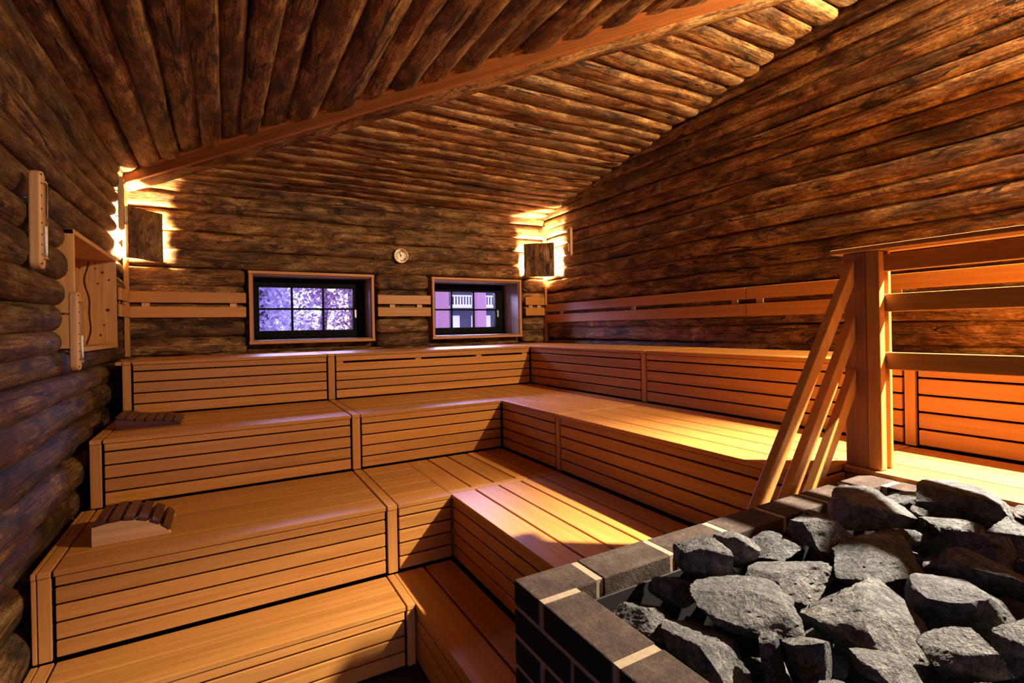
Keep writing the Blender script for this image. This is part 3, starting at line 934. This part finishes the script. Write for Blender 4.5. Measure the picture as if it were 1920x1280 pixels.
for lo, hi in (((HX0 + e, HY1 - bw + e, FLOOR), (HX1 - e, HY1 - e, zt)), ((HX0 + e, HY0 + e, FLOOR), (HX1 - e, HY0 + bw - e, zt)),
               ((HX0 + e, HY0 + bw - e, FLOOR), (HX0 + bw - e, HY1 - bw + e, zt)), ((HX1 - bw + e, HY0 + bw - e, FLOOR), (HX1 - e, HY1 - bw + e, zt))):
    m.box(lo, hi)
at_world(root, m.build('mortar', M_MORTAR, root))
m = MB(702)
a0, a1, b0, b1 = HX0 + bw + .022, HX1 - bw - .014, HY0 + bw + .014, HY1 - bw - .014
zl, t = HZ - .036, .006
m.box((a0, b1 - t, -1.2), (a1, b1, zl)); m.box((a0, b0, -1.2), (a1, b0 + t, zl)); m.box((a0, b0, -1.2), (a0 + t, b1, zl)); m.box((a1 - t, b0, -1.2), (a1, b1, zl))
at_world(root, m.build('metal_liner', M_METAL, root, .001))
m = MB(703); m.box((a0 + t, b0 + t, -1.2), (a1 - t, b1 - t, -.93)); at_world(root, m.build('heater_core', M_COAL, root))

# ------------------------------------------------------------------ heater stones
#ROCKFN
def rock_mesh(name, seed, sx, sy, sz, sub=4, rough=1.0):
    """an angular split stone: a ball cut by random planes, then roughened"""
    r = random.Random(seed)
    bm = bmesh.new()
    bmesh.ops.create_icosphere(bm, subdivisions=sub, radius=1.0)
    planes = []
    for i in range(r.randint(8, 11)):
        a, c = r.uniform(0, 2 * PI), r.uniform(-1, 1)
        s = math.sqrt(1 - c * c)
        planes.append((Vector((s * math.cos(a), s * math.sin(a), c)), r.uniform(.38, .62)))
    planes.append((Vector((r.uniform(-.25, .25), r.uniform(-.25, .25), 1)).normalized(), r.uniform(.38, .55)))
    off = Vector((r.uniform(0, 50), r.uniform(0, 50), r.uniform(0, 50)))
    for v in bm.verts:
        p = v.co.copy()
        for nrm, dd in planes:
            q = p.dot(nrm)
            if q > dd: p -= nrm * (q - dd)
        p *= 1.45
        d0 = v.co.normalized()
        w = .03 * noise.noise(p * 2.2 + off)
        rdg = 0.0
        for fq, am in ((3.1, .075), (6.7, .045), (14.0, .028), (29.0, .014)):
            rdg += am * (.35 - abs(noise.noise(Vector((p.x, p.y * 1.6, p.z)) * fq + off)))
        p += d0 * (w + rough * rdg)
        v.co = p
    lo = [min(v.co[i] for v in bm.verts) for i in range(3)]; hi = [max(v.co[i] for v in bm.verts) for i in range(3)]
    for v in bm.verts:
        v.co = Vector([((v.co[i] - lo[i]) / (hi[i] - lo[i]) - .5) * (sx, sy, sz)[i] for i in range(3)])
    return bm
#ROCKEND
ROCKS = []
#ROCKDATA
ROCKS = [
    ('A', 1.068, 0.907, -0.617, 0.144, 0.116, 0.122, -0.02, 0.03, -0.3, 1000),
    ('B', 1.222, 0.92, -0.628, 0.12, 0.096, 0.101, -0.02, 0.0, -0.47, 1001),
    ('C', 0.995, 0.936, -0.688, 0.133, 0.107, 0.08, -0.16, 0.01, -0.45, 1002),
    ('D', 1.143, 0.917, -0.693, 0.132, 0.105, 0.075, 0.15, -0.2, -0.61, 1003),
    ('E', 0.88, 0.919, -0.714, 0.176, 0.097, 0.059, -0.2, 0.15, -0.42, 1004),
    ('F', 0.985, 0.858, -0.747, 0.063, 0.054, 0.059, -0.23, 0.24, -0.28, 1005),
    ('G', 0.881, 0.744, -0.727, 0.183, 0.191, 0.136, 0.08, 0.06, -0.69, 1006),
    ('H', 1.037, 0.768, -0.662, 0.234, 0.187, 0.114, -0.24, 0.01, -0.74, 1007),
    ('I', 1.277, 0.795, -0.673, 0.24, 0.192, 0.08, -0.15, -0.13, -0.75, 1008),
    ('J', 1.354, 0.902, -0.649, 0.188, 0.125, 0.059, -0.02, -0.03, -0.34, 1009),
    ('K', 1.514, 0.848, -0.622, 0.184, 0.147, 0.1, 0.01, 0.07, -0.52, 1010),
    ('L', 1.467, 0.686, -0.644, 0.251, 0.201, 0.088, 0.08, -0.02, -0.63, 1011),
    ('M', 1.199, 0.582, -0.673, 0.222, 0.235, 0.136, 0.25, 0.25, -0.35, 1012),
    ('N', 1.407, 0.496, -0.655, 0.19, 0.164, 0.136, 0.1, -0.09, -0.65, 1013),
    ('Q', 1.624, 0.722, -0.64, 0.151, 0.054, 0.059, -0.11, -0.21, -0.38, 1014),
    ('R', 1.767, 0.869, -0.594, 0.237, 0.19, 0.1, -0.01, 0.05, -0.57, 1515),
    ('S', 2.003, 0.705, -0.584, 0.268, 0.215, 0.11, 0.07, 0.05, -0.77, 1516),
    ('T', 1.85, 0.649, -0.623, 0.16, 0.128, 0.079, -0.04, 0.06, -0.53, 1517),
    ('U', 1.839, 0.546, -0.6, 0.124, 0.099, 0.1, 0.07, -0.02, -0.73, 1518),
    ('V', 1.693, 0.94, -0.66, 0.134, 0.098, 0.059, 0.06, 0.14, -0.63, 1019),
    ('W', 1.711, 0.736, -0.645, 0.262, 0.054, 0.059, -0.21, -0.08, -0.28, 1020),
    ('X', 1.857, 0.738, -0.614, 0.06, 0.049, 0.071, 0.13, -0.19, -0.64, 1021),
    ('Y', 0.977, 0.653, -0.712, 0.056, 0.045, 0.136, -0.2, -0.22, -0.37, 1022),
    ('Z', 1.02, 0.603, -0.7, 0.094, 0.074, 0.121, -0.16, 0.03, -0.54, 1023),
    ('a', 1.101, 0.493, -0.68, 0.137, 0.1, 0.059, -0.15, 0.12, -0.7, 1024),
    ('b', 1.235, 0.433, -0.671, 0.129, 0.103, 0.094, 0.07, -0.19, -0.56, 1025),
    ('c', 1.341, 0.381, -0.66, 0.101, 0.081, 0.116, -0.14, -0.12, -0.28, 1026),
    ('d', 1.481, 0.377, -0.63, 0.086, 0.069, 0.105, 0.15, -0.1, -0.32, 1027),
    ('e', 1.83, 0.937, -0.667, 0.122, 0.091, 0.059, -0.14, -0.05, -0.34, 1028),
    ('f', 1.516, 0.465, -0.663, 0.067, 0.053, 0.058, 0.07, -0.2, -0.27, 1029),
    ('g', 1.576, 0.961, -0.67, 0.084, 0.054, 0.059, -0.14, -0.12, -0.38, 1030),
    ('h', 1.189, 0.675, -0.754, 0.066, 0.053, 0.083, -0.09, -0.1, -0.73, 1031),
    ('i', 1.131, 0.623, -0.76, 0.063, 0.05, 0.088, -0.2, 0.04, -0.64, 1032),
    ('j', 2.097, 0.544, -0.601, 0.112, 0.089, 0.065, 0.05, -0.06, -0.54, 1033),
    ('k', 1.664, 0.422, -0.61, 0.096, 0.077, 0.072, 0.23, -0.01, -0.48, 1034),
    ('l', 1.173, 0.842, -0.76, 0.067, 0.054, 0.077, 0.18, -0.16, -0.69, 1035),
    ('m', 1.286, 0.738, -0.74, 0.087, 0.064, 0.059, 0.2, 0.16, -0.64, 1036),
    ('O', 1.549, 0.505, -0.622, 0.239, 0.09, 0.106, 0.15, 0, -1.76, 1037),
    ('P', 1.677, 0.541, -0.603, 0.203, 0.111, 0.119, 0.15, 0, -1.94, 1038),
    ('u4', 0.905, 0.444, -0.69, 0.154, 0.107, 0.11, -0.42, 0.05, 4.63, 2042),
    ('u6', 2.101, 0.743, -0.66, 0.148, 0.131, 0.104, -0.06, 0.34, 0.53, 2044),
    ('u17', 2.013, 0.882, -0.662, 0.168, 0.143, 0.103, 0.41, 0.36, 2.19, 2055),
    ('u28', 1.737, 0.624, -0.705, 0.15, 0.132, 0.087, -0.16, -0.03, 0.07, 2066),
    ('u34', 1.867, 0.423, -0.659, 0.14, 0.121, 0.094, 0.31, -0.13, 4.1, 2072),
    ('u39', 1.172, 0.349, -0.69, 0.116, 0.128, 0.102, -0.29, 0.12, 1.82, 2077),
    ('u41', 1.328, 0.285, -0.694, 0.175, 0.129, 0.091, 0.27, 0.4, 3.44, 2079),
    ('u47', 1.652, 0.882, -0.734, 0.188, 0.123, 0.117, 0.15, 0.2, 6.27, 2085),
    ('u52', 1.965, 0.506, -0.676, 0.183, 0.142, 0.102, 0.09, -0.43, 2.29, 2090),
    ('u53', 1.897, 0.838, -0.654, 0.109, 0.09, 0.089, 0.42, -0.27, 3.05, 2091),
    ('u55', 2.119, 0.887, -0.66, 0.137, 0.092, 0.083, 0.0, -0.18, 4.92, 2093),
    ('_l1', 1.708, 0.835, -0.855, 0.142, 0.113, 0.12, -0.25, 0.38, 6.01, 2094),
    ('_l2', 1.353, 0.666, -0.845, 0.139, 0.098, 0.095, -0.36, -0.07, 0.15, 2095),
    ('_l3', 2.092, 0.505, -0.845, 0.13, 0.124, 0.095, 0.07, -0.46, 2.29, 2096),
    ('_l10', 1.173, 0.551, -0.845, 0.144, 0.099, 0.096, 0.1, -0.24, 4.97, 2103),
    ('_l11', 2.018, 0.692, -0.845, 0.131, 0.093, 0.086, -0.22, 0.03, 5.45, 2104),
    ('_l12', 1.801, 0.695, -0.845, 0.131, 0.102, 0.094, 0.39, -0.49, 5.42, 2105),
    ('_l14', 1.76, 0.509, -0.845, 0.148, 0.112, 0.097, -0.04, -0.46, 1.6, 2107),
    ('_l16', 1.582, 0.579, -0.845, 0.142, 0.131, 0.091, 0.26, 0.39, 0.85, 2109),
    ('_l17', 1.398, 0.512, -0.845, 0.128, 0.118, 0.095, 0.1, 0.39, 0.49, 2110),
    ('_l18', 1.546, 0.342, -0.845, 0.13, 0.115, 0.084, 0.17, -0.21, 5.48, 2111),
    ('_l25', 1.867, 0.854, -0.845, 0.13, 0.12, 0.116, -0.42, -0.06, 1.67, 2118),
    ('_l28', 2.056, 0.852, -0.845, 0.144, 0.122, 0.095, -0.06, 0.27, 0.2, 2121),
    ('_l29', 0.962, 0.902, -0.845, 0.136, 0.13, 0.118, -0.46, 0.39, 6.08, 2122),
    ('_l30', 1.464, 0.837, -0.845, 0.192, 0.145, 0.109, 0.09, -0.08, 4.66, 2123),
    ('_l32', 1.132, 0.761, -0.845, 0.121, 0.124, 0.096, 0.43, -0.07, 0.26, 2125),
    ('_l33', 1.301, 0.894, -0.845, 0.141, 0.096, 0.091, -0.49, 0.25, 5.8, 2126),
    ('_l36', 1.916, 0.554, -0.845, 0.177, 0.139, 0.101, -0.15, 0.43, 1.97, 2129),
    ('_l40', 0.882, 0.731, -0.876, 0.16, 0.116, 0.11, 0.48, -0.38, 5.09, 2133),
]
#ROCKDATAEND
LAB = {
    'A': 'angular grey stone by the back brick rim, leftmost of the stones along it',
    'B': 'small rounded stone right behind the leftmost rim stone',
    'C': 'dark shaded stone in the gap between leftmost rim stone and black liner',
    'D': 'stone buried under the front of the small rounded rim stone',
    'E': 'low craggy stone at the black liner, nearest the front brick corner',
    'F': 'tiny stone between the low craggy stone and the broad oval stone',
    'G': 'long tilted slab along the left liner, reaching the bottom edge',
    'H': 'broad oval flat-topped stone, largest in the left half of the heater',
    'I': 'pale flat stone directly behind the broad oval stone',
    'J': 'thin wedge-like stone near the back rim behind the pale flat stone',
    'K': 'blocky stone at the back rim, halfway along it',
    'L': 'flat slab half in the handrail shadow at the middle of the heater',
    'M': 'large peaked stone in front centre of the heater, biggest of all',
    'N': 'rounded stone with light top and dark underside, right of the large peaked stone',
    'O': 'long dark stone lying in the rail shadow behind the light-topped rounded stone',
    'P': 'shaded brown stone behind the long dark stone at the right',
    'Q': 'small stone squeezed between the flat slab and the long dark stone',
    'R': 'big block at the far back corner of the rim beside the handrail post',
    'S': 'wide stone at the back right in front of the white-lit bench, highest of the pile',
    'T': 'flat light-topped stone just below the wide highest stone',
    'U': 'pale stone by the right picture edge below the wide highest stone',
    'V': 'small stone against the back rim left of the big corner block',
    'W': 'thin flat stone between the flat slab and the big corner block',
    'X': 'small pale pebble-like stone between the big corner block and wide highest stone',
    'Y': 'narrow upright stone standing in front of the broad oval stone',
    'Z': 'square dark block at the bottom beside the narrow upright stone',
    'a': 'flat pale stone at the bottom edge below the large peaked stone',
    'b': 'chunky stone at the lower right, just right of the bottom flat pale stone',
    'c': 'stone cut by the right picture edge in the lower corner',
    'd': 'sliver of stone at the right picture edge above the corner stone',
    'f': 'small stone wedged above the corner stone at the right',
    'g': 'small stone behind the thin wedge-like stone at the back rim',
    'h': 'small stone in the gap between broad oval and large peaked stones',
    'i': 'dark stone low between the square block and bottom flat pale stone',
    'j': 'stone at the right picture edge level with the wide highest stone',
    'k': 'stone at the right picture edge beside the long dark stone',
    'm': 'small stone deep under the right tip of the broad oval stone',
    'e': 'flat stone at the back rim hidden behind the big corner block',
    'u17': 'light stone behind the big corner block at the far rim',
    'u28': 'small bright stone chip right of the flat slab',
    'u47': 'stone tucked between the blocky rim stone and the flat slab',
    '_l36': 'dark stone low at the right, below the light-topped rounded stone',
    '_l32': 'dark stone at the bottom edge right of the long tilted slab',
    '_l2': 'dark stone low beneath the large peaked stone, at the bottom edge',
}
#ROCKLABELS
for (key, x, y, z, sx, sy, sz, rx, ry, rz, seed) in ROCKS:
    bm = rock_mesh('heater_stone', seed, sx, sy, sz, 3 if key[0] == '_' else (5 if max(sx, sy) > .12 else 4))
    o = from_bm('heater_stone', bm, M_STONE, smooth=True)
    o.location = (x, y, z); o.rotation_euler = (rx, ry, rz)
    try:
        o.data.set_sharp_from_angle(angle=math.radians(28))
    except Exception:
        pass
    tag(o, LAB.get(key, 'rough dark grey stone wedged low between larger stones in the heater'), 'stone', 'heater stones' if key in LAB else 'small filler stones deep in the heater')

# ------------------------------------------------------------------ outside the windows
m = MB(800); m.box((-25, 6.6, -2.3), (60, 60, -2.1), axis=0)
M_GROUND = plain_mat('outside_ground', (.62, .60, .66), .9)
g = struct(m.build('ground', M_GROUND))
M_BARK = plain_mat('bark', (.10, .07, .10), .9)
M_LEAFS = [leaf_mat('maroon_leaves', (.16, .07, .20), (.55, .38, .66)), leaf_mat('violet_leaves', (.20, .16, .42), (.65, .60, .95)), leaf_mat('rusty_leaves', (.30, .10, .12), (.62, .40, .55)), leaf_mat('pale_leaves', (.25, .22, .50), (.8, .75, .95))]
def tree(label, x, y, h, spread, seed, leafm, n):
    r = random.Random(seed)
    root = thing('tree', label, 'tree', (x, y, -2.1), 0, 'trees outside the left window')
    m = MB(seed)
    tips = []
    trunk = [(0, 0, 0), (r.uniform(-.1, .1), 0, h * .35), (r.uniform(-.2, .2), r.uniform(-.2, .2), h * .7), (r.uniform(-.2, .2), 0, h)]
    m.tube(trunk, [.09, .075, .05, .02], 8)
    for i in range(16):
        z = h * r.uniform(.15, .9); a = r.uniform(0, 6.28); l = spread * r.uniform(.5, 1)
        e = (math.cos(a) * l, math.sin(a) * l * .8, z + l * r.uniform(.1, .6))
        mid = (e[0] * .5, e[1] * .5, z + l * .35)
        m.tube([(0, 0, z), mid, e], [.028, .018, .007], 6)
        tips += [e, mid]
    m.build('trunk', M_BARK, root)
    f = MB(seed + 1)
    for i in range(n):
        t = r.choice(tips)
        c = Vector(t) + Vector((r.gauss(0, .2), r.gauss(0, .2), r.gauss(0, .24)))
        a = Vector((r.uniform(-1, 1), r.uniform(-1, 1), r.uniform(-1, 1))).normalized() * r.uniform(.03, .06)
        b = a.cross(Vector((r.uniform(-1, 1), r.uniform(-1, 1), r.uniform(-1, 1)))).normalized() * r.uniform(.018, .035)
        u = r.uniform(0, 50)
        f.add([c - a, c + b, c + a, c - b], [(0, 1, 2, 3)], [[(u, u)] * 4])
    f.build('foliage', leafm, root)
    return root
tree('slender tree with violet leaves outside the left edge of left window', .55, 8.4, 3.9, .62, 901, M_LEAFS[1], 2600)
tree('dense maroon-leaved tree outside the middle of the left window', 1.62, 9.9, 4.4, .8, 903, M_LEAFS[0], 4200)
tree('thin rusty-leaved tree outside the right edge of left window', 2.5, 11.6, 4.4, .75, 905, M_LEAFS[2], 2600)
tree('broad pale violet tree far behind the other trees, through left window', 1.9, 18.5, 5.6, 1.9, 907, M_LEAFS[3], 9000)

# porch posts and neighbouring house behind the right window
M_POST = plain_mat('mauve_paint', (.50, .27, .42), .7)
M_WHITE = plain_mat('white_paint', (.8, .8, .85), .6)
M_SLATE = plain_mat('dark_cladding', (.06, .06, .10), .8)
for lb, x0, w in (('broad mauve porch post outside, left of the two behind right window', 3.36, .19), ('broad mauve porch post outside, right of the two behind right window', 4.08, .20)):
    m = MB(820); m.box((-w / 2, -w / 2, 0), (w / 2, w / 2, 5.2)); m.box((-w / 2 - .04, -w / 2 - .04, 0), (w / 2 + .04, w / 2 + .04, .3))
    o = m.build('porch_post', M_POST, None, .01); o.location = (x0, 8.4, -2.1)
    tag(o, lb, 'post', 'mauve porch posts')
root = thing('house', 'dark neighbouring house with white balcony railing seen through the right window', 'house', (16, 37, -2.1))
m = MB(830); m.box((10.5, 36.5, -2.1), (22.0, 42.0, 9.0), axis=0); at_world(root, m.build('wall', M_SLATE, root))
m = MB(831)
BX0, BX1, BZ = 14.9, 19.6, 1.72
m.box((BX0, 35.6, BZ - .14), (BX1, 36.5, BZ)); m.box((BX0, 35.56, BZ + .72), (BX1, 35.66, BZ + .82)); m.box((BX0, 35.56, BZ), (BX1, 35.66, BZ + .1))
for k in range(20):
    m.box((BX0 + .05 + k * .24, 35.57, BZ + .1), (BX0 + .15 + k * .24, 35.65, BZ + .72))
at_world(root, m.build('balcony', M_WHITE, root))
for a, b in ((15.3, 16.0), (17.0, 17.5), (18.2, 18.7)):
    m = MB(832); m.box((a, 36.42, -.9), (b, 36.5, 1.0)); at_world(root, m.build('window', M_WHITE, root, .02))

# ------------------------------------------------------------------ light
W = bpy.data.worlds.new('daylight'); SC.world = W; W.use_nodes = True
bg = W.node_tree.nodes['Background']; bg.inputs[0].default_value = (.58, .54, 1.0, 1); bg.inputs[1].default_value = 3.0
def point(name, loc, col, power, rad):
    l = bpy.data.lights.new(name, 'POINT'); l.color = col; l.energy = power; l.shadow_soft_size = rad
    o = bpy.data.objects.new(name, l); o.location = loc; COL.objects.link(o); return o
LAMP = (3.715, .28, 1.72)
point('wall_lamp', LAMP, (1.0, .74, .43), 780, .035)
l = bpy.data.lights.new('lamp_boost_spot', 'SPOT'); l.color = (1.0, .93, .83); l.energy = 4300; l.shadow_soft_size = .03; l.spot_size = math.radians(62); l.spot_blend = 1.0  # added spot at the wall lamp, brightens the bench behind the heater
o = bpy.data.objects.new('lamp_boost_spot', l); o.location = LAMP
o.rotation_euler = (Vector((2.3, .85, -.63)) - Vector(LAMP)).to_track_quat('-Z', 'Y').to_euler(); COL.objects.link(o)

def area(name, loc, target, sx, sy, col, power):
    l = bpy.data.lights.new(name, 'AREA'); l.shape = 'RECTANGLE'; l.size = sx; l.size_y = sy; l.color = col; l.energy = power
    o = bpy.data.objects.new(name, l); o.location = loc
    o.rotation_euler = (Vector(target) - Vector(loc)).to_track_quat('-Z', 'Y').to_euler(); COL.objects.link(o); return o
# daylight falling through the two windows and the glass door
area('window_daylight', (.85, 7.2, .85), (1.0, 3.6, -.63), 1.7, .5, (.50, .48, 1.0), 110)
area('window_daylight', (2.85, 7.3, .85), (2.4, 3.4, -.63), 1.7, .45, (.50, .48, 1.0), 300)
point('front_fill_light', (2.35, -1.35, 1.1), (1.0, .62, .30), 24, .12)  # added fill light without a fixture, lifts the stair bars
area('door_daylight', (-.15, YF - .75, -.3), (.3, 2.0, -1.0), 1.1, 1.6, (.52, .46, 1.0), 21)

# ------------------------------------------------------------------ camera
cam = bpy.data.cameras.new('camera'); co = bpy.data.objects.new('camera', cam); COL.objects.link(co)
F_, CY_, YAW, PITCH, ROLL = 949.53, 615.58, .5164, -.0021, .0188
cam.sensor_width = 36; cam.lens = F_ * 36 / 1920; cam.shift_y = (CY_ - 640) / 1920
cam.clip_start = .02
cy, sy, cp, sp, cr, sr = math.cos(YAW), math.sin(YAW), math.cos(PITCH), math.sin(PITCH), math.cos(ROLL), math.sin(ROLL)
f = Vector((sy * cp, cy * cp, sp)); r0 = Vector((cy, -sy, 0)); d0 = f.cross(r0)
r2 = cr * r0 + sr * d0; d2 = -sr * r0 + cr * d0
co.matrix_world = Matrix(((r2.x, -d2.x, -f.x, 0), (r2.y, -d2.y, -f.y, 0), (r2.z, -d2.z, -f.z, 0), (0, 0, 0, 1)))
SC.camera = co
SC.view_settings.view_transform = 'Standard'; SC.view_settings.look = 'None'
SC.view_settings.exposure = 0.0; SC.view_settings.gamma = 1.0
SC.cycles.max_bounces = 10; SC.cycles.diffuse_bounces = 6
